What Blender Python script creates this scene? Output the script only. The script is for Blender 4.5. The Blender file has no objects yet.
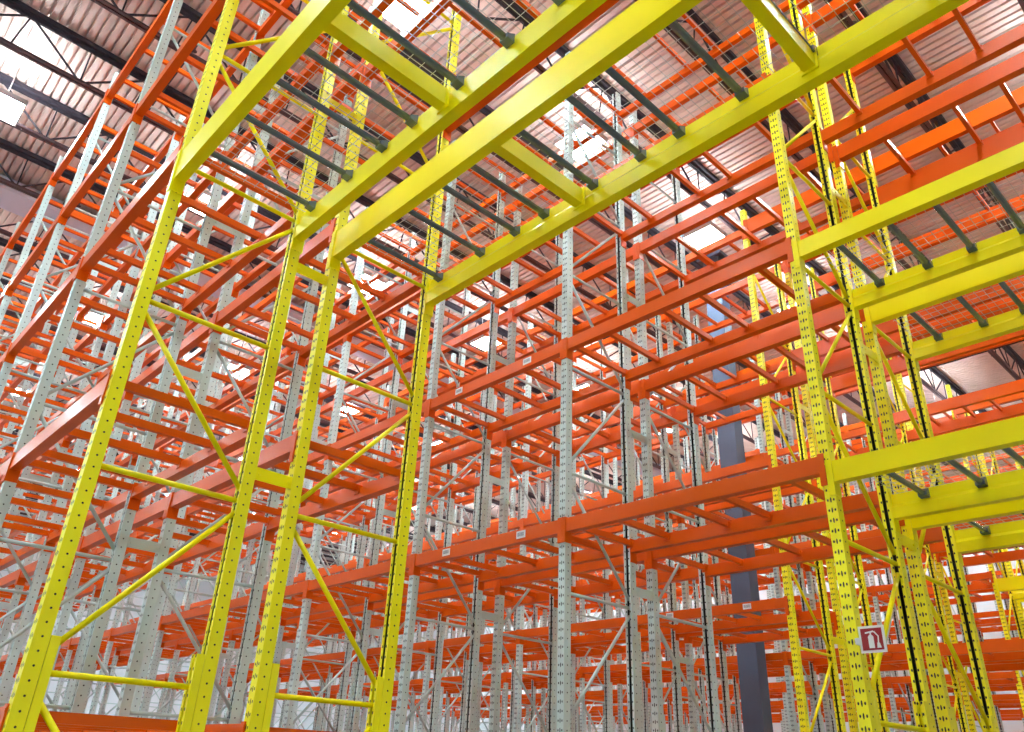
import bpy, math, random
from mathutils import Matrix, Vector
import numpy as np

# ---------------------------------------------------------------- camera, world, exposure
C = bpy.context.scene.collection
SC = bpy.context.scene
S = 1.7            # metres per layout unit
EYE = 1.65         # eye height above the floor
F_PX = 782.6
ROT = [[0.69138134, 0.72137186, 0.04018061],      # right
       [-0.30685637, 0.34353818, -0.88759264],    # down
       [-0.65408793, 0.60133531, 0.45887343]]     # forward
cam = bpy.data.cameras.new('camera'); co = bpy.data.objects.new('camera', cam); C.objects.link(co)
cam.sensor_width = 36; cam.lens = 36 * F_PX / 1024; cam.clip_start = .05; cam.clip_end = 300
R_, D_, F_ = [Vector(r) for r in ROT]
m4 = Matrix.Identity(4)
for i in range(3):
    m4[i][0] = R_[i]; m4[i][1] = -D_[i]; m4[i][2] = -F_[i]
m4[2][3] = EYE
co.matrix_world = m4
SC.camera = co
w = bpy.data.worlds.new('world'); SC.world = w; w.use_nodes = True
w.node_tree.nodes['Background'].inputs[0].default_value = (.85, .92, 1, 1)
w.node_tree.nodes['Background'].inputs[1].default_value = .5
SC.view_settings.view_transform = 'Standard'; SC.view_settings.look = 'None'
SC.view_settings.gamma = 1; SC.view_settings.use_curve_mapping = False
SC.view_settings.exposure = 0.68
SC.cycles.max_bounces = 8; SC.cycles.diffuse_bounces = 5; SC.cycles.glossy_bounces = 3
SC.cycles.use_denoising = True
SC.cycles.sample_clamp_indirect = 6
LAMP_DOWN, LAMP_UP = 125.0, 36.0

# ---------------------------------------------------------------- layout (units; camera at 0,0,0)
FLOOR = -EYE / S
def W(x, y, z): return Vector((x * S, y * S, z * S + EYE))
Y0, DEP, GAP, PITCH = .605, .544, .144, 2.154
ROWS = []                                         # (front y, rear y)
for a in (.605, 2.759, 5.04, 7.33, 9.62, 11.91, 14.2):
    ROWS += [(a, a + DEP), (a + DEP + GAP, a + 2 * DEP + GAP)]
TOP = [.10, 1.112, 2.124, 3.136, 4.195]         # top of the beams of each level
HB = .067
PW, PD = .042, .044                                # post width, post depth
HEAD = 4.38
XG = [-2.59, -3.78, -5.06, -6.33, -7.6, -8.87, -10.14, -11.41, -12.68, -13.95, -15.22]
XR = [-1.229, -2.585, -3.79, -5.0, -6.27, -7.54, -8.81, -10.08, -11.35, -12.62, -13.89, -15.16]
XF = [-2.64, -3.94, -5.24, -6.54, -7.84, -9.14, -10.44, -11.74, -13.04, -14.34, -15.64]

def proj(x, y, z):
    p = Vector((x, y, z)); d = F_.dot(p)
    if d < .05: return None
    return 512 + F_PX * R_.dot(p) / d, 366 + F_PX * D_.dot(p) / d
def seen(pts, m=220):
    q = [proj(*p) for p in pts]; q = [p for p in q if p]
    if not q: return False
    xs = [p[0] for p in q]; ys = [p[1] for p in q]
    return max(xs) > -m and min(xs) < 1024 + m and max(ys) > -m and min(ys) < 732 + m * .5
def clip_len(a, b, n=24):
    """projected length inside the frame"""
    pr = None; L = 0
    for i in range(n + 1):
        t = i / n; q = proj(*[a[j] + (b[j] - a[j]) * t for j in range(3)])
        if q and -10 < q[0] < 1034 and -10 < q[1] < 742:
            if pr: L += math.hypot(q[0] - pr[0], q[1] - pr[1])
            pr = q
        else: pr = None
    return L
def depth(x, y, z): return F_.dot(Vector((x, y, z)))

# ---------------------------------------------------------------- mesh helpers
class MB:
    def __init__(s): s.v = []; s.f = []; s.m = []
    def add(s, vs, fs, mi=0):
        o = len(s.v); s.v += vs; s.f += [tuple(o + i for i in f) for f in fs]; s.m += [mi] * len(fs)
    def box(s, x0, x1, y0, y1, z0, z1, mi=0):
        s.add([(x0, y0, z0), (x1, y0, z0), (x1, y1, z0), (x0, y1, z0), (x0, y0, z1), (x1, y0, z1), (x1, y1, z1), (x0, y1, z1)],
              [(0, 3, 2, 1), (4, 5, 6, 7), (0, 1, 5, 4), (1, 2, 6, 5), (2, 3, 7, 6), (3, 0, 4, 7)], mi)
    def prism_x(s, prof, x0, x1, mi=0):
        n = len(prof)
        s.add([(x0, a, b) for a, b in prof] + [(x1, a, b) for a, b in prof],
              [tuple(range(n))] + [tuple(range(2 * n - 1, n - 1, -1))] + [(i, (i + 1) % n + 0, n + (i + 1) % n, n + i)[::-1] for i in range(n)], mi)
    def prism_z(s, prof, z0, z1, mi=0):
        n = len(prof)
        s.add([(a, b, z0) for a, b in prof] + [(a, b, z1) for a, b in prof],
              [tuple(range(n))[::-1], tuple(range(n, 2 * n))] + [(i, (i + 1) % n, n + (i + 1) % n, n + i) for i in range(n)], mi)
    def prism_y(s, prof, y0, y1, mi=0):
        n = len(prof)
        s.add([(a, y0, b) for a, b in prof] + [(a, y1, b) for a, b in prof],
              [tuple(range(n)), tuple(range(n, 2 * n))[::-1]] + [(i, (i + 1) % n, n + (i + 1) % n, n + i)[::-1] for i in range(n)], mi)
    def tube(s, p, q, r, n=8, mi=0, flat=1.0):
        p, q = Vector(p), Vector(q); d = (q - p).normalized()
        a = d.cross(Vector((1, 0, 0)));
        if a.length < .1: a = d.cross(Vector((0, 0, 1)))
        a.normalize(); b = d.cross(a)
        vs = []
        for c in (p, q):
            for i in range(n):
                t = 2 * math.pi * (i + .5) / n
                vs.append(tuple(c + a * (r * math.cos(t)) + b * (r * flat * math.sin(t))))
        s.add(vs, [tuple(range(n))[::-1], tuple(range(n, 2 * n))] + [(i, (i + 1) % n, n + (i + 1) % n, n + i) for i in range(n)], mi)
    def mesh(s, name, mats, sc=S, smooth=False):
        me = bpy.data.meshes.new(name)
        me.from_pydata([(a * sc, b * sc, c * sc) for a, b, c in s.v], [], s.f)
        for m in (mats if isinstance(mats, (list, tuple)) else [mats]): me.materials.append(m)
        if any(s.m): me.polygons.foreach_set('material_index', s.m)
        if smooth: me.polygons.foreach_set('use_smooth', [True] * len(s.f))
        me.update(); me.validate()
        return me
def obj(name, me, parent=None, loc=(0, 0, 0)):
    o = bpy.data.objects.new(name, me); C.objects.link(o); o.location = loc
    if parent: o.parent = parent
    return o
def tag(o, label=None, cat=None, group=None, kind=None):
    if label: o['label'] = label
    if cat: o['category'] = cat; o['kind'] = 'thing'
    if group: o['group'] = group
    if kind: o['kind'] = kind
    return o

# ---------------------------------------------------------------- materials
def srgb(r, g, b):
    f = lambda c: (c / 255 / 12.92) if c / 255 <= .04045 else ((c / 255 + .055) / 1.055) ** 2.4
    return (f(r), f(g), f(b), 1)
def base(name, col, rough=.45, metal=0.0, vary=.0, vscale=6, spec=.5):
    m = bpy.data.materials.new(name); m.use_nodes = True
    nt = m.node_tree; b = nt.nodes['Principled BSDF']
    b.inputs['Base Color'].default_value = col; b.inputs['Roughness'].default_value = rough
    b.inputs['Metallic'].default_value = metal; b.inputs['Specular IOR Level'].default_value = spec
    if vary:
        tc = nt.nodes.new('ShaderNodeTexCoord'); no = nt.nodes.new('ShaderNodeTexNoise'); no.inputs['Scale'].default_value = vscale
        no.inputs['Detail'].default_value = 4
        cr = nt.nodes.new('ShaderNodeMapRange'); cr.inputs[3].default_value = 1 - vary; cr.inputs[4].default_value = 1 + vary * .6
        mx = nt.nodes.new('ShaderNodeMix'); mx.data_type = 'RGBA'; mx.blend_type = 'MULTIPLY'; mx.inputs[0].default_value = 1
        mx.inputs[6].default_value = col
        nt.links.new(tc.outputs['Object'], no.inputs['Vector']); nt.links.new(no.outputs['Fac'], cr.inputs[0])
        cb = nt.nodes.new('ShaderNodeCombineColor')
        for i in range(3): nt.links.new(cr.outputs[0], cb.inputs[i])
        nt.links.new(cb.outputs[0], mx.inputs[7]); nt.links.new(mx.outputs[2], b.inputs['Base Color'])
    return m
def perforated(name, col, rough, metal=0., vary=.06):
    """painted post steel with its punched holes: one row of round holes in the flanges, two rows of slots in the face"""
    m = base(name, col, rough, metal, vary, 5)
    nt = m.node_tree; N = nt.nodes; L = nt.links; b = N['Principled BSDF']
    tc = N.new('ShaderNodeTexCoord'); sx = N.new('ShaderNodeSeparateXYZ'); L.new(tc.outputs['Object'], sx.inputs[0])
    ge = N.new('ShaderNodeNewGeometry'); sn = N.new('ShaderNodeSeparateXYZ'); L.new(ge.outputs['True Normal'], sn.inputs[0])
    def M(op, a, bb=None, c=None):
        n = N.new('ShaderNodeMath'); n.operation = op
        for i, v in enumerate((a, bb, c)):
            if v is None: continue
            if isinstance(v, (int, float)): n.inputs[i].default_value = v
            else: L.new(v, n.inputs[i])
        return n.outputs[0]
    X, Y, Z = sx.outputs
    p = .0385 * S
    def rowz(off): return M('SUBTRACT', M('MODULO', M('ADD', Z, off + 100 * p), p), p / 2)
    ay = M('ABSOLUTE', Y); ax = M('ABSOLUTE', X)
    def ell(u, u0, ru, v, rv):
        a = M('DIVIDE', M('SUBTRACT', u, u0), ru); c = M('DIVIDE', v, rv)
        return M('LESS_THAN', M('ADD', M('MULTIPLY', a, a), M('MULTIPLY', c, c)), 1.0)
    hole = M('MULTIPLY', ell(ay, .023 * S, .0033 * S, rowz(0), .0033 * S), M('GREATER_THAN', M('ABSOLUTE', sn.outputs[0]), .5))
    slot = M('MAXIMUM', ell(ax, 0.0, .0030 * S, rowz(0), .0100 * S), ell(ax, .0115 * S, .0034 * S, rowz(0), .0052 * S))
    slot = M('MULTIPLY', slot, M('GREATER_THAN', M('ABSOLUTE', sn.outputs[1]), .5))
    k = M('MAXIMUM', hole, slot)
    mx = N.new('ShaderNodeMix'); mx.data_type = 'RGBA'
    L.new(k, mx.inputs[0])
    src = b.inputs['Base Color'].links[0].from_socket
    L.new(src, mx.inputs[6]); mx.inputs[7].default_value = (.012, .012, .012, 1)
    L.new(mx.outputs[2], b.inputs['Base Color'])
    return m
ORANGE = base('orange_powder_coat', srgb(226, 90, 0), .30, 0, .12, 3, .25)
YELLOW = base('yellow_powder_coat', srgb(255, 238, 0), .34, 0, .07, 4, .25)
GALV = base('galvanized_steel', srgb(196, 212, 208), .42, .0, .14, 7)
YPOST = perforated('yellow_perforated_steel', srgb(255, 242, 0), .42)
GPOST = perforated('galvanized_perforated_steel', srgb(200, 216, 212), .42, .0, .14)
DKBAR = base('blue_grey_zinc', srgb(98, 112, 128), .25, .25, .1, 6, .9)
WIRE = base('wire_zinc', srgb(190, 192, 190), .35, .6)
DARK = base('dark_primer_steel', srgb(58, 56, 68), .6, .1, .15, 3)
CHORD = base('brown_primer_steel', srgb(92, 74, 80), .6, .1, .15, 3)
DECK = base('roof_deck_steel', srgb(228, 212, 204), .55, .1, .10, .8)
FLOORM = base('grey_concrete', srgb(118, 117, 116), .5, 0, .08, .5)
WALLM = base('white_wall_panel', srgb(236, 238, 242), .6, 0, .05, .3)
COLM = base('slate_blue_column_paint', srgb(84, 94, 116), .5, .1, .15, 2)
DUCTM = base('pale_duct_metal', srgb(208, 220, 240), .4, .1, .05, 1)
WHITE = base('white_plastic', srgb(240, 240, 240), .5)
RED = base('sign_red', srgb(158, 14, 28), .5)
INK = base('label_ink', srgb(120, 120, 126), .6)
CHANNEL_SHADE = base('painted_channel_shade', srgb(34, 34, 30), .6)  # shade inside the open post channels, put in as a near-black colour
PIPE = base('black_pipe', srgb(40, 38, 48), .5, .2)
def emit(name, col, st):
    m = bpy.data.materials.new(name); m.use_nodes = True; nt = m.node_tree; nt.nodes.clear()
    e = nt.nodes.new('ShaderNodeEmission'); o = nt.nodes.new('ShaderNodeOutputMaterial')
    e.inputs[0].default_value = col; e.inputs[1].default_value = st; nt.links.new(e.outputs[0], o.inputs[0]); return m
GLOW = emit('lamp_diffuser', (.76, .94, 1, 1), LAMP_DOWN)
GLOWUP = emit('lamp_uplight', (.95, .97, 1, 1), LAMP_UP)

# ---------------------------------------------------------------- the building
XA, XB, YA, YB = -25.0, 6.0, -5.0, 16.6
ZD = 6.22                                          # underside of roof deck
def struct(name, mb, mat): return tag(obj(name, mb.mesh(name, mat), None, (0, 0, EYE)), kind='structure')
b = MB(); b.box(XA, XB, YA, YB, FLOOR - .1, FLOOR); struct('floor', b, FLOORM)
b = MB(); b.box(XA - .1, XA, YA, YB, FLOOR, ZD + .1); struct('wall_left', b, WALLM)
b = MB(); b.box(XB, XB + .1, YA, YB, FLOOR, ZD + .1); struct('wall_right', b, WALLM)
b = MB(); b.box(XA, XB, YA - .1, YA, FLOOR, ZD + .1); struct('wall_front', b, WALLM)
b = MB(); b.box(XA, XB, YB, YB + .1, FLOOR, ZD + .1); struct('wall_back', b, WALLM)
b = MB()                                           # fluted roof deck, ribs along x
p = .082; y = YA; pr = []
while y < YB:
    pr += [(y, ZD), (y + p * .70, ZD), (y + p * .74, ZD + .045), (y + p * .96, ZD + .045)]; y += p
vs = [(XA, a, c) for a, c in pr] + [(XB, a, c) for a, c in pr]; n = len(pr)
b.add(vs, [(i, i + 1, n + i + 1, n + i) for i in range(n - 1)])
b.box(XA, XB, YA, YB, ZD + .06, ZD + .09)
struct('ceiling', b, DECK)

ORD = ['first', 'second', 'third', 'fourth', 'fifth', 'sixth', 'seventh', 'eighth', 'ninth', 'tenth', 'eleventh', 'twelfth',
       'thirteenth', 'fourteenth', 'fifteenth', 'sixteenth', 'seventeenth', 'eighteenth', 'nineteenth', 'twentieth']
LEV = ['lowest', 'second', 'third', 'fourth', 'top']

# joists along y
ZB, ZT = 5.70, 6.16
jx = -5.87 + 1.1 * 5; xs = []
while jx > XA: xs.append(jx); jx -= 1.1
def joist_parts():
    a = MB(); a.box(-.045, -.006, YA, YB, ZT, ZT + .05); a.box(.006, .045, YA, YB, ZT, ZT + .05)
    a.box(-.012, -.006, YA, YB, ZT - .04, ZT); a.box(.006, .012, YA, YB, ZT - .04, ZT)
    c = MB(); c.box(-.038, -.006, YA, YB, ZB, ZB + .006); c.box(.006, .038, YA, YB, ZB, ZB + .006)
    c.box(-.012, -.006, YA, YB, ZB, ZB + .045); c.box(.006, .012, YA, YB, ZB, ZB + .045)
    d = MB(); y = .04 - 1.1 * 4
    while y < YB - 1.2:
        d.tube((0, y, ZT), (0, y + .53, ZB + .03), .011, 6); d.tube((0, y + 1.1, ZT), (0, y + .58, ZB + .03), .011, 6)
        d.tube((0, y + .55, ZT), (0, y + .55, ZB + .03), .008, 6); d.tube((0, y, ZT), (0, y - .06, ZB + .03), .008, 6)
        y += 1.1
    return a.mesh('top_chord', DARK), c.mesh('bottom_chord', CHORD), d.mesh('web_bracing', DARK)
ja, jb, jc = joist_parts()
for i, x in enumerate(xs):
    r = obj('roof_joist', None, None, (x * S, 0, EYE))
    tag(r, 'dark open-web roof joist, %s counted leftwards from the right edge of the roof' % ORD[min(i, 19)], 'joist', 'open-web joists under the roof deck')
    obj('top_chord', ja, r); obj('bottom_chord', jb, r); obj('web_bracing', jc, r)
# bridging pipes / sprinkler mains along x
h = MB(); h.tube((0, 0, ZB + .12), (0, 0, ZB + .02), .007, 6); h.tube((0, 0, ZB + .02), (0, 0, ZB + .012), .022, 8)
head_me = h.mesh('sprinkler_head', CHORD)
for i, y in enumerate([-.9, 1.22, 3.4, 5.52, 7.7, 9.8, 12.0, 14.1]):
    b = MB(); b.tube((XA, y, ZB + .12), (XB, y, ZB + .12), .018, 8)
    r = obj('sprinkler_pipe', b.mesh('sprinkler_pipe', PIPE), None, (0, 0, EYE))
    tag(r, 'black sprinkler pipe crossing the roof joists, %s away from the viewer' % ORD[i], 'pipe', 'sprinkler pipes under the roof')
    x = -1.0
    while x > -16:
        obj('sprinkler_head', head_me, r, (x * S, y * S, 0)); x -= 1.6
b = MB(); b.prism_y([(-10.2, 5.98), (-9.74, 5.98), (-9.72, 6.0), (-9.72, 6.13), (-9.74, 6.15), (-10.2, 6.15), (-10.22, 6.13), (-10.22, 6.0)], YA, YB)
tag(obj('air_duct', b.mesh('air_duct', DUCTM), None, (0, 0, EYE)), 'wide pale blue-white flat air duct running under the roof deck', 'duct')

# lamps over the aisles
lm_h = MB(); lm_h.box(-.19, .19, -.16, .16, .012, .05)
lm_h.box(-.205, -.19, -.17, .17, -.004, .054); lm_h.box(.19, .205, -.17, .17, -.004, .054)
lm_h.box(-.205, .205, -.175, -.16, -.004, .054); lm_h.box(-.205, .205, .16, .175, -.004, .054)
for x in (-.15, .15): lm_h.tube((x, 0, .05), (x, 0, ZD - 5.58), .004, 5)
lm_d = MB(); lm_d.box(-.19, .19, -.16, .16, 0, .01)
lm_u = MB(); lm_u.box(-.16, .16, -.13, .13, .0505, .056)
mh, md, mu = lm_h.mesh('housing', WHITE), lm_d.mesh('diffuser', GLOW), lm_u.mesh('uplight_lens', GLOWUP)
for j in range(-2, 8):
    for i in range(-1, 5):
        x, y = -3.95 - 3.75 * i, .13 + 2.147 * j
        r = obj('ceiling_lamp', None, None, W(x, y, 5.58))
        wh = 'over the near aisle' if j == 0 else ('behind the viewer, aisle %s back' % ORD[-j - 1] if j < 0 else 'over the %s aisle away from the viewer' % ORD[j])
        tag(r, 'bright white high-bay lamp %s, %s from the right' % (wh, ORD[i + 1]), 'lamp', 'high-bay lamps over the aisles')
        obj('housing', mh, r); obj('diffuser', md, r); obj('uplight_lens', mu, r)

# steel column
b = MB()
b.box(-.105, .105, 0, .022, FLOOR, ZB - .05); b.box(-.105, .105, .138, .16, FLOOR, ZB - .05); b.box(-.105, .105, .02, .14, FLOOR, ZB - .051)
r = obj('steel_column', None, None, (-4.18 * S, 7.05 * S, EYE))
tag(r, 'slate blue building column rising behind the orange beams at right of centre', 'column')
obj('shaft', b.mesh('shaft', COLM), r)
b = MB(); b.box(-.15, .15, -.05, .2, FLOOR, FLOOR + .02); obj('base_plate', b.mesh('base_plate', COLM), r)
b = MB(); b.box(-.16, .16, -.04, .19, ZB - .05, ZB - .004); obj('cap_plate', b.mesh('cap_plate', COLM), r)

# ---------------------------------------------------------------- rack upright frames
def post_profile(s, w_=PW, d_=PD, t=.0035, lip=.0135):
    h = w_ / 2
    p = [(-h, 0), (h, 0), (h, d_), (h - lip, d_), (h - lip, d_ - t), (h - t, d_ - t), (h - t, t), (-h + t, t), (-h + t, d_ - t), (-h + lip, d_ - t), (-h + lip, d_), (-h, d_)]
    return p if s > 0 else [(a, -c) for a, c in p][::-1]
HZ = HEAD - FLOOR
def post_geo(b, s, dy, z0, z1):
    pr = [(a, c + dy) for a, c in post_profile(s)]
    b.prism_z(pr, z0, z1)
    inner = [5, 6, 7] if s > 0 else [3, 4, 5]          # inside faces of the channel, coloured near-black as painted shade
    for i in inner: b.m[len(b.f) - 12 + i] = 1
_pm = {}
def post_mesh(s, yel, h=HZ):
    k = (s, yel, h)
    if k not in _pm:
        b = MB(); post_geo(b, s, 0, 0, h); _pm[k] = b.mesh('post', [YPOST if yel else GPOST, CHANNEL_SHADE])
    return _pm[k]
_bm = {}
def brace_meshes(yel, flip):
    """list of (name, mesh)"""
    k = (yel, flip)
    if k in _bm: return _bm[k]
    o = (.19 if yel else .155); y0, y1 = .036, DEP - .036; out = []
    zs = [o + .606 * i for i in range(-1, 7)]
    mat = YELLOW if yel else GALV
    r = .0095 if yel else .0085
    for z in zs:
        b = MB(); b.tube((0, y0, z - FLOOR), (0, y1, z - FLOOR), r, 8); out.append(('horizontal_brace', b.mesh('horizontal_brace', mat, smooth=True)))
    seq = [FLOOR + .12] + zs
    for i in range(len(seq) - 1):
        a, c = seq[i] + .04, seq[i + 1] - .04
        up = (i % 2 == 0)            # i=1: o-.606..o
        # segment starting at z=o goes up towards the rear (i == 2)
        if flip: up = not up
        pa, pb = ((0, y0, a - FLOOR), (0, y1, c - FLOOR)) if up else ((0, y1, a - FLOOR), (0, y0, c - FLOOR))
        b = MB(); b.tube(pa, pb, r, 8); out.append(('diagonal_brace', b.mesh('diagonal_brace', mat, smooth=True)))
    _bm[k] = out
    return out
_fp = {}
def foot_mesh(yel):
    if yel not in _fp:
        b = MB(); b.box(-.05, .05, -.01, .075, 0, .006); b.tube((.04, .06, 0), (.04, .06, .015), .006, 6); _fp[yel] = b.mesh('foot_plate', YELLOW if yel else GALV)
    return _fp[yel]
_rm = {}
def reinf_mesh(s):
    if s not in _rm:
        b = MB(); y = [(a, c + (PD + .002) * s) for a, c in post_profile(s, PW, .026)]
        b.prism_z(y, 0, .287 - FLOOR); _rm[s] = b.mesh('post_reinforcement', YPOST)
    return _rm[s]
_far = {}
def far_frame_mesh(yel, flip):
    k = (yel, flip)
    if k not in _far:
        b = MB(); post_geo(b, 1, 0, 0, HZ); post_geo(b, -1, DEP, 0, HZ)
        for nm, me in brace_meshes(yel, flip):
            o = len(b.v); b.v += [tuple(v.co / S) for v in me.vertices]; b.f += [tuple(o + i for i in pl.vertices) for pl in me.polygons]; b.m += [2] * len(me.polygons)
        _far[k] = b.mesh('upright_frame', [YPOST if yel else GPOST, CHANNEL_SHADE, YELLOW if yel else GALV])
    return _far[k]

def where(row, n, yel):
    if n == 0: return 'at the edge of the cross aisle'
    return '%s left of the cross aisle' % ORD[n - 1]
frames = []
for ri, (ya, yb) in enumerate(ROWS):
    k = ri // 2
    X = XG if k == 0 else (XR if k == 1 else XF)
    for n, x in enumerate(X):
        if not seen([(x, ya, z) for z in (0, 1, 2, 3, 4)] + [(x, yb, z) for z in (0, 1, 2, 3, 4)]): continue
        yel = n == 0
        frames.append((depth(x, ya, 1), ri, n, x, ya, yel))
    far = 1.6 if k == 1 else .35
    frames.append((90, ri, -1, far, ya, True))
frames.sort()
for idx, (d, ri, n, x, y, yel) in enumerate(frames):
    flip = ri % 2 == 1
    loc = W(x, y, FLOOR)
    col = 'yellow' if yel else 'galvanized'
    lab = '%s upright frame of the %s rack row, %s' % (col, ORD[ri], where(ri, n, yel) if n >= 0 else 'across the cross aisle')
    if idx < 75 and n >= 0:
        r = obj('upright_frame', None, None, loc)
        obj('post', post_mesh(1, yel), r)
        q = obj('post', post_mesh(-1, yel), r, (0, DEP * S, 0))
        for nm, me in brace_meshes(yel, flip): obj(nm, me, r)
        f = foot_mesh(yel)
        obj('foot_plate', f, r); q = obj('foot_plate', f, r, (0, DEP * S, 0)); q.scale = (1, -1, 1)
        if yel and d < 6:
            obj('post_reinforcement', reinf_mesh(1), r); obj('post_reinforcement', reinf_mesh(-1), r, (0, DEP * S, 0))
    else:
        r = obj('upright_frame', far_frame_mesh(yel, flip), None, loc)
    tag(r, lab, 'rack frame', 'upright frames of the pallet racking')

# ---------------------------------------------------------------- load beams
def beam_profile(s, h, d_=.041, yel=False):
    if yel: p = [(0, 0), (0, h), (.022, h), (.022, h - .024), (.030, h - .024), (.030, h * .58), (.041, h * .44), (.041, 0)]
    else: p = [(0, 0), (0, h), (.024, h), (.024, h - .020), (d_, h - .020), (d_, 0)]
    p = [(s * a, c) for a, c in p]
    return p if s > 0 else p[::-1]
_bb = {}
def beam_meshes(L, s, h, yel):
    k = (round(L, 3), s, h, yel)
    if k not in _bb:
        m = YELLOW if yel else ORANGE
        b = MB(); b.prism_x(beam_profile(s, h, yel=yel), 0, L); body = b.mesh('beam_body', m)
        cs = []
        for e in (0, 1):
            b = MB(); x0 = 0 if e == 0 else L; sg = 1 if e == 0 else -1
            xa, xb = sorted((x0 - sg * (PW / 2 - .001), x0 + sg * .004))
            ya, yb = sorted((-s * .007, -s * .001)); b.box(xa, xb, ya, yb, -.052, h + .006)
            xa, xb = sorted((x0 - sg * .0005, x0 + sg * .004)); ya, yb = sorted((-s * .001, s * .043)); b.box(xa, xb, ya, yb, -.052, h + .006)
            for zz in (-.03, h - .01):                      # hook rivets
                b.tube((x0 - sg * .017, -s * .009, zz), (x0 - sg * .017, -s * .006, zz), .005, 6)
            cs.append(b.mesh('end_connector', m))
        b = MB(); b.prism_x(beam_profile(s, h, yel=yel), 0, L)
        for c in cs:
            o = len(b.v); b.v += [tuple(v.co / S) for v in c.vertices]; b.f += [tuple(o + i for i in pl.vertices) for pl in c.polygons]; b.m += [0] * len(c.polygons)
        _bb[k] = (body, cs, b)
    return _bb[k]
lb = MB(); lb.box(-.032, .032, -.0035, -.0005, .018, .056)
for i in range(9): lb.box(-.024 + i * .0055, -.024 + i * .0055 + .002 + .001 * (i % 2), -.0042, -.0034, .028, .048, 1)
label_me = lb.mesh('location_label', [WHITE, INK])

beams = []; bars = []; meshdecks = []
def bar_fracs(k, n):
    if k == 0: return [.0, .17, .46, .71, .965] if n == 0 else [.0, .17, .46, .71]
    if n == 0: return [.0, .19, .45, .61, .85]
    return [.0, .16, .43, .67, .86]
for ri, (ya, yb) in enumerate(ROWS):
    k = ri // 2
    X = XG if k == 0 else (XR if k == 1 else XF)
    for n in range(len(X) - 1):
        x1, x0 = X[n], X[n + 1]
        xa, xb = x0 + PW / 2, x1 - PW / 2
        for lv in range(5):
            zt = TOP[lv]
            for side, y in ((1, ya), (-1, yb)):
                if not seen([(xa, y, zt), (xb, y, zt)]): continue
                L = clip_len((xa, y, zt), (xb, y, zt)); dd = depth((xa + xb) / 2, y, zt)
                beams.append((L * HB / dd, ri, n, lv, side, xa, xb, y, zt, False))
            fr = bar_fracs(k, n)
            for bi, f in enumerate(fr):
                x = x0 + f * (x1 - x0)
                if f == 0: x += .02
                if not seen([(x, ya, zt), (x, yb, zt)]): continue
                bars.append((clip_len((x, ya, zt), (x, yb, zt)) / depth(x, ya, zt), ri, n, lv, bi, x, ya, yb, zt))
    # bridge over the cross aisle
    xa, xb = X[0] + PW / 2, (1.6 if k == 1 else .35) - PW / 2
    for lv in range({0: 2, 2: 3, 4: 2}.get(k, 1), 5):
        yel = (lv in (1, 2)) if k == 1 else (lv == 2 and k in (0, 4, 6))
        for side, y in ((1, ya), (-1, yb)):
            zt = TOP[lv] - (.08 if k in (0, 4, 6) else .03)
            if k in (2, 3, 5): zt = TOP[lv] + (.065 if lv > 2 else (-.07 if lv == 2 else -.03))
            if (ri, side) == (3, -1) and not yel: zt = TOP[lv] + .0
            beams.append((99, ri, -1, lv, side, xa, xb, y, zt, yel))
        if not yel:
            for bi, x in enumerate([-1.0, -.65, -.43, -.05, .3] if k == 1 else [-2.3, -1.98, -1.75, -1.38, -1.1, -.75, -.4]):
                if seen([(x, ya, TOP[lv]), (x, yb, TOP[lv])]):
                    bars.append((clip_len((x, ya, TOP[lv]), (x, yb, TOP[lv])) / depth(x, ya, TOP[lv]), ri, -1, lv, bi, x, ya, yb, zt))
beams.sort(key=lambda t: -t[0]); bars.sort(key=lambda t: -t[0])
def bay(n): return 'over the cross aisle' if n < 0 else '%s bay from cross aisle' % ORD[n]
farm = MB()
for idx, (sz, ri, n, lv, side, xa, xb, y, zt, yel) in enumerate(beams):
    k = ri // 2; L = xb - xa
    h = (.134 if k != 1 else (.08 if (ri == 2 and side == 1) else .105)) if yel else (HB if n >= 0 or k == 0 else (.088 if (lv < 3 or (k == 1 and (ri, side) != (3, -1))) else (.105 if k == 3 else .135)))
    body, cs, fm = beam_meshes(L, side, h, yel)
    if idx < 300:
        loc = W(xa, y, zt - h)
        lab = '%s %s load beam, %s rack row, %s level, %s' % ('yellow' if yel else 'orange', 'front' if side > 0 else 'rear', ORD[ri], LEV[lv], bay(n))
        if idx < 150:
            r = obj('load_beam', None, None, loc); obj('beam_body', body, r)
            for c in cs: obj('end_connector', c, r)
            if side > 0 and not yel and lv < 3 and (ri, n) in ((2, 1), (4, 0), (6, 0), (8, 1)):
                for f in (.25, .77):
                    q = obj('location_label', label_me, r, (L * f * S, 0, 0)); q['label'] = 'small white barcode label'
        else:
            key = ('F', round(L, 3), side, h, yel)
            if key not in _bb: _bb[key] = fm.mesh('load_beam', YELLOW if yel else ORANGE)
            r = obj('load_beam', _bb[key], None, loc)
        tag(r, lab, 'beam', 'load beams of the pallet racking')
    else:
        o = (xa, y, zt - h)
        if True:
            farm.add([(a + o[0], c + o[1], e + o[2]) for a, c, e in fm.v], fm.f, 0)
tag(obj('distant_load_beams', farm.mesh('distant_load_beams', ORANGE), None, (0, 0, EYE)), 'orange load beams of the farther rack rows, a dense lattice behind the nearer ones', 'beams', kind='stuff')

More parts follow.
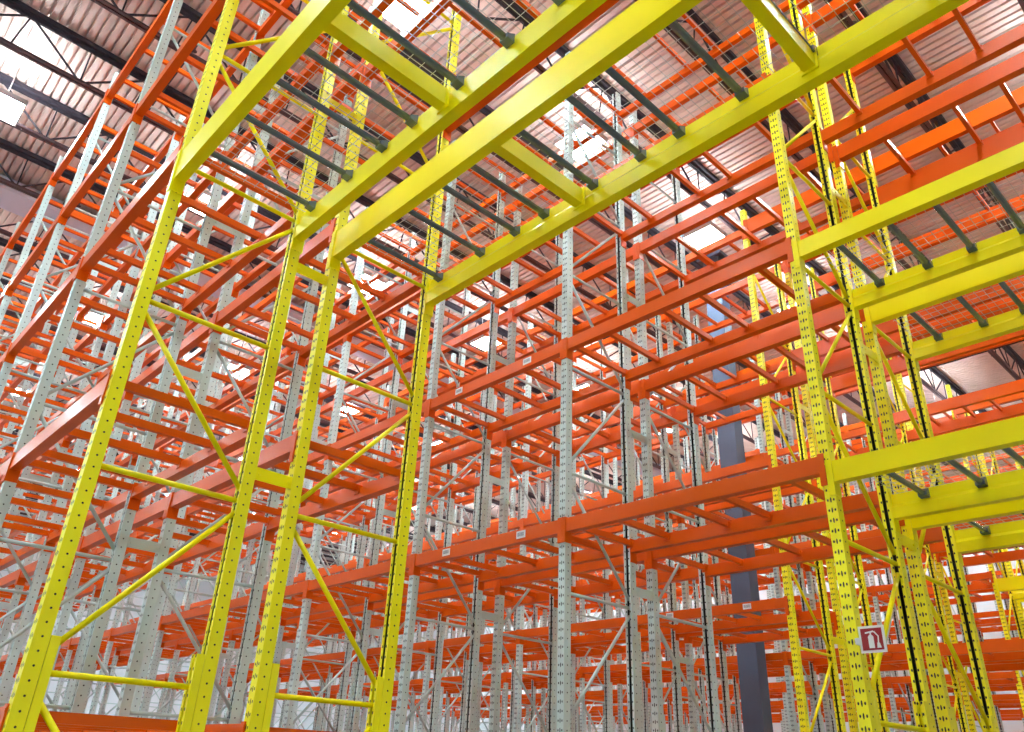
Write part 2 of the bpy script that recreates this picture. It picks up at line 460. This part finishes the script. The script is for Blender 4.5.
def bar_geo(b, x, ya, yb, zt):
    b.box(x - .0105, x + .0105, ya + .042, yb - .042, zt - .034, zt - .004)
    for y0, y1 in ((ya + .0245, ya + .045), (yb - .045, yb - .0245)): b.box(x - .012, x + .012, y0, y1, zt - .0195, zt - .006)
    for y0, y1 in ((ya + .0415, ya + .046), (yb - .046, yb - .0415)): b.box(x - .017, x + .017, y0, y1, zt - .046, zt - .014)
b0 = MB(); bar_geo(b0, 0, 0, DEP, 0); bar_me = b0.mesh('crossbar', ORANGE)
fb = MB()
for idx, (sz, ri, n, lv, bi, x, ya, yb, zt) in enumerate(bars):
    if idx < 300:
        o = obj('crossbar', bar_me, None, W(x, ya, zt))
        tag(o, 'orange crossbar, %s along, %s rack row, %s level, %s' % (ORD[bi], ORD[ri], LEV[lv], bay(n)), 'crossbar', 'orange pallet crossbars between the load beams')
    else: bar_geo(fb, x, ya, yb, zt)
tag(obj('distant_crossbars', fb.mesh('distant_crossbars', ORANGE), None, (0, 0, EYE)), 'orange crossbars of the farther rack rows, dense rungs between distant beams', 'crossbars', kind='stuff')

# ---------------------------------------------------------------- row spacers
def spacer_mesh(yel):
    b = MB(); b.box(PW / 2 - .006, PW / 2 - .001, .001, GAP - .001, 0.006, .052)
    b.box(PW / 2 - .022, PW / 2 - .006, .001, GAP - .001, .047, .052); b.box(PW / 2 - .022, PW / 2 - .006, .001, .006, .006, .047); b.box(PW / 2 - .022, PW / 2 - .006, GAP - .006, GAP - .001, .006, .047)
    for y in (.014, GAP - .014): b.tube((PW / 2 - .002, y, .03), (PW / 2 + .003, y, .03), .006, 6)
    return b.mesh('row_spacer', YELLOW if yel else GALV)
sm = {True: spacer_mesh(True), False: spacer_mesh(False)}
nsp = 0
for d, ri, n, x, y, yel in frames:
    if ri % 2 or n < 0 or nsp > 70: continue
    for li, z in enumerate((-.03, .875, 1.76, 2.68, 3.6)):
        if not seen([(x, y + DEP, z)], 60): continue
        nsp += 1; z -= 0 if yel else .055
        o = obj('row_spacer', sm[yel], None, W(x, y + DEP, z))
        tag(o, '%s spacer plate, %s up, between %s and %s rack rows, %s' % ('yellow' if yel else 'galvanized', ORD[li], ORD[ri], ORD[ri + 1], 'at cross aisle' if n == 0 else ORD[n - 1] + ' from cross aisle'), 'spacer', 'row spacers between back-to-back frames')

# ---------------------------------------------------------------- supports and wire decks on the yellow bridge beams
def tie_geo(dep):
    b = MB(); b.box(-.020, .020, .0415, dep - .0415, -.095, -.024)
    b.box(-.028, .028, .0415, .047, -.105, -.018); b.box(-.028, .028, dep - .047, dep - .0415, -.105, -.018)
    for y in (.0465, dep - .0535):
        for zz in (-.045, -.08): b.tube((-.024, y, zz), (-.024, y + .007, zz), .0045, 6)
    return b.mesh('cross_tie', YELLOW)
def blue_geo(dep):
    b = MB(); b.tube((0, .058, -.028), (0, dep - .058, -.028), .0105, 10, 0, 1.25)
    for s_, y in ((1, .0305), (-1, dep - .0305)):
        b.prism_x([(y, -.004), (y + s_ * .02, -.018), (y + s_ * .03, -.022), (y + s_ * .03, -.040), (y, -.044)], -.018, .018)
    return b.mesh('support_bar', DKBAR)
tie_me, blue_me = tie_geo(DEP), blue_geo(DEP)
wires_cache = {}
def wire_deck(L, dep):
    k = round(L, 3)
    if k not in wires_cache:
        b = MB(); n = int(L / .037)
        for i in range(n + 1):
            x = .01 + (L - .02) * i / n; b.box(x - .0009, x + .0009, .012, dep - .012, 0, .0018)
        m = int((dep - .03) / .044)
        for i in range(m + 1):
            y = .015 + (dep - .03) * i / m; b.box(0, L, y - .0009, y + .0009, -.0018, 0)
        wires_cache[k] = b.mesh('wire_deck', WIRE)
    return wires_cache[k]
def bridge(ri, lv, zt, xs_b, xs_t, xa, xb):
    ya, yb = ROWS[ri]
    for i, x in enumerate(xs_b):
        if not seen([(x, ya, zt), (x, yb, zt)]): continue
        o = obj('support_bar', blue_me, None, W(x, ya, zt))
        tag(o, 'blue-grey support bar, %s from left, yellow bridge of %s rack row, %s level' % (ORD[i], ORD[ri], LEV[lv]), 'support bar', 'blue-grey support bars under the wire decks')
    for i, x in enumerate(xs_t):
        if not seen([(x, ya, zt), (x, yb, zt)]): continue
        o = obj('cross_tie', tie_me, None, W(x, ya, zt))
        tag(o, 'yellow cross tie, %s from left, between the %s rack row bridge beams, %s level' % (ORD[i], ORD[ri], LEV[lv]), 'tie', 'yellow ties between bridge beams')
    cuts = [xa] + list(xs_t) + [xb]
    for i in range(len(cuts) - 1):
        if not seen([(cuts[i], ya, zt), (cuts[i + 1], yb, zt)]): continue
        o = obj('wire_deck', wire_deck(cuts[i + 1] - cuts[i] - .004, DEP), None, W(cuts[i] + .002, ya, zt + .004))
        tag(o, 'welded wire mesh deck, %s panel from left, yellow bridge of %s rack row, %s level' % (ORD[i], ORD[ri], LEV[lv]), 'wire deck', 'wire mesh decks on the yellow bridges')
zb0 = TOP[2] - .08
bridge(0, 2, zb0, [-2.46, -2.19, -1.96, -1.78, -1.53, -1.29, -1.07, -.87], [-1.60, -.65], -2.565, .32)
bridge(1, 2, zb0, [-2.48, -2.19, -1.97, -1.80, -1.54, -1.31, -1.14, -.89, -.65, -.3], [-1.61, -.66], -2.565, .32)
for lv in (1, 2):
    for ri in (2, 3):
        bridge(ri, lv, TOP[lv] - .03, [-1.07, -.857, -.675, -.48, -.12, .15, .4], [.25], -1.19, 1.56)

# ---------------------------------------------------------------- fire extinguisher sign
yf = ROWS[2][0]
r = obj('fire_extinguisher_sign', None, None, W(-1.148, yf - .03, .392))
tag(r, 'small red and white fire extinguisher sign fixed to the yellow post', 'sign')
b = MB(); b.box(-.043, .043, 0, .004, 0, .085); b.box(-.06, -.02, .004, .03, .03, .05); obj('sign_plate', b.mesh('sign_plate', WHITE), r)
b = MB(); b.box(-.035, .035, -.0012, 0, .008, .077); obj('red_field', b.mesh('red_field', RED), r)
b = MB(); ys = (-.0024, -.0012)
b.prism_y([(-.012, .014), (.006, .014), (.006, .05), (.001, .056), (-.007, .056), (-.012, .05)], *ys)
b.prism_y([(-.005, .056), (0, .056), (0, .064), (-.005, .064)], *ys)
b.prism_y([(-.02, .06), (.008, .064), (.008, .069), (-.02, .065)], *ys)
b.prism_y([(.008, .064), (.02, .05), (.023, .052), (.011, .068)], *ys)
b.prism_y([(.02, .05), (.018, .03), (.022, .03), (.024, .052)], *ys)
b.prism_y([(.016, .03), (.024, .03), (.028, .014), (.014, .014)], *ys)
obj('extinguisher_symbol', b.mesh('extinguisher_symbol', WHITE), r)['label'] = 'white extinguisher symbol'
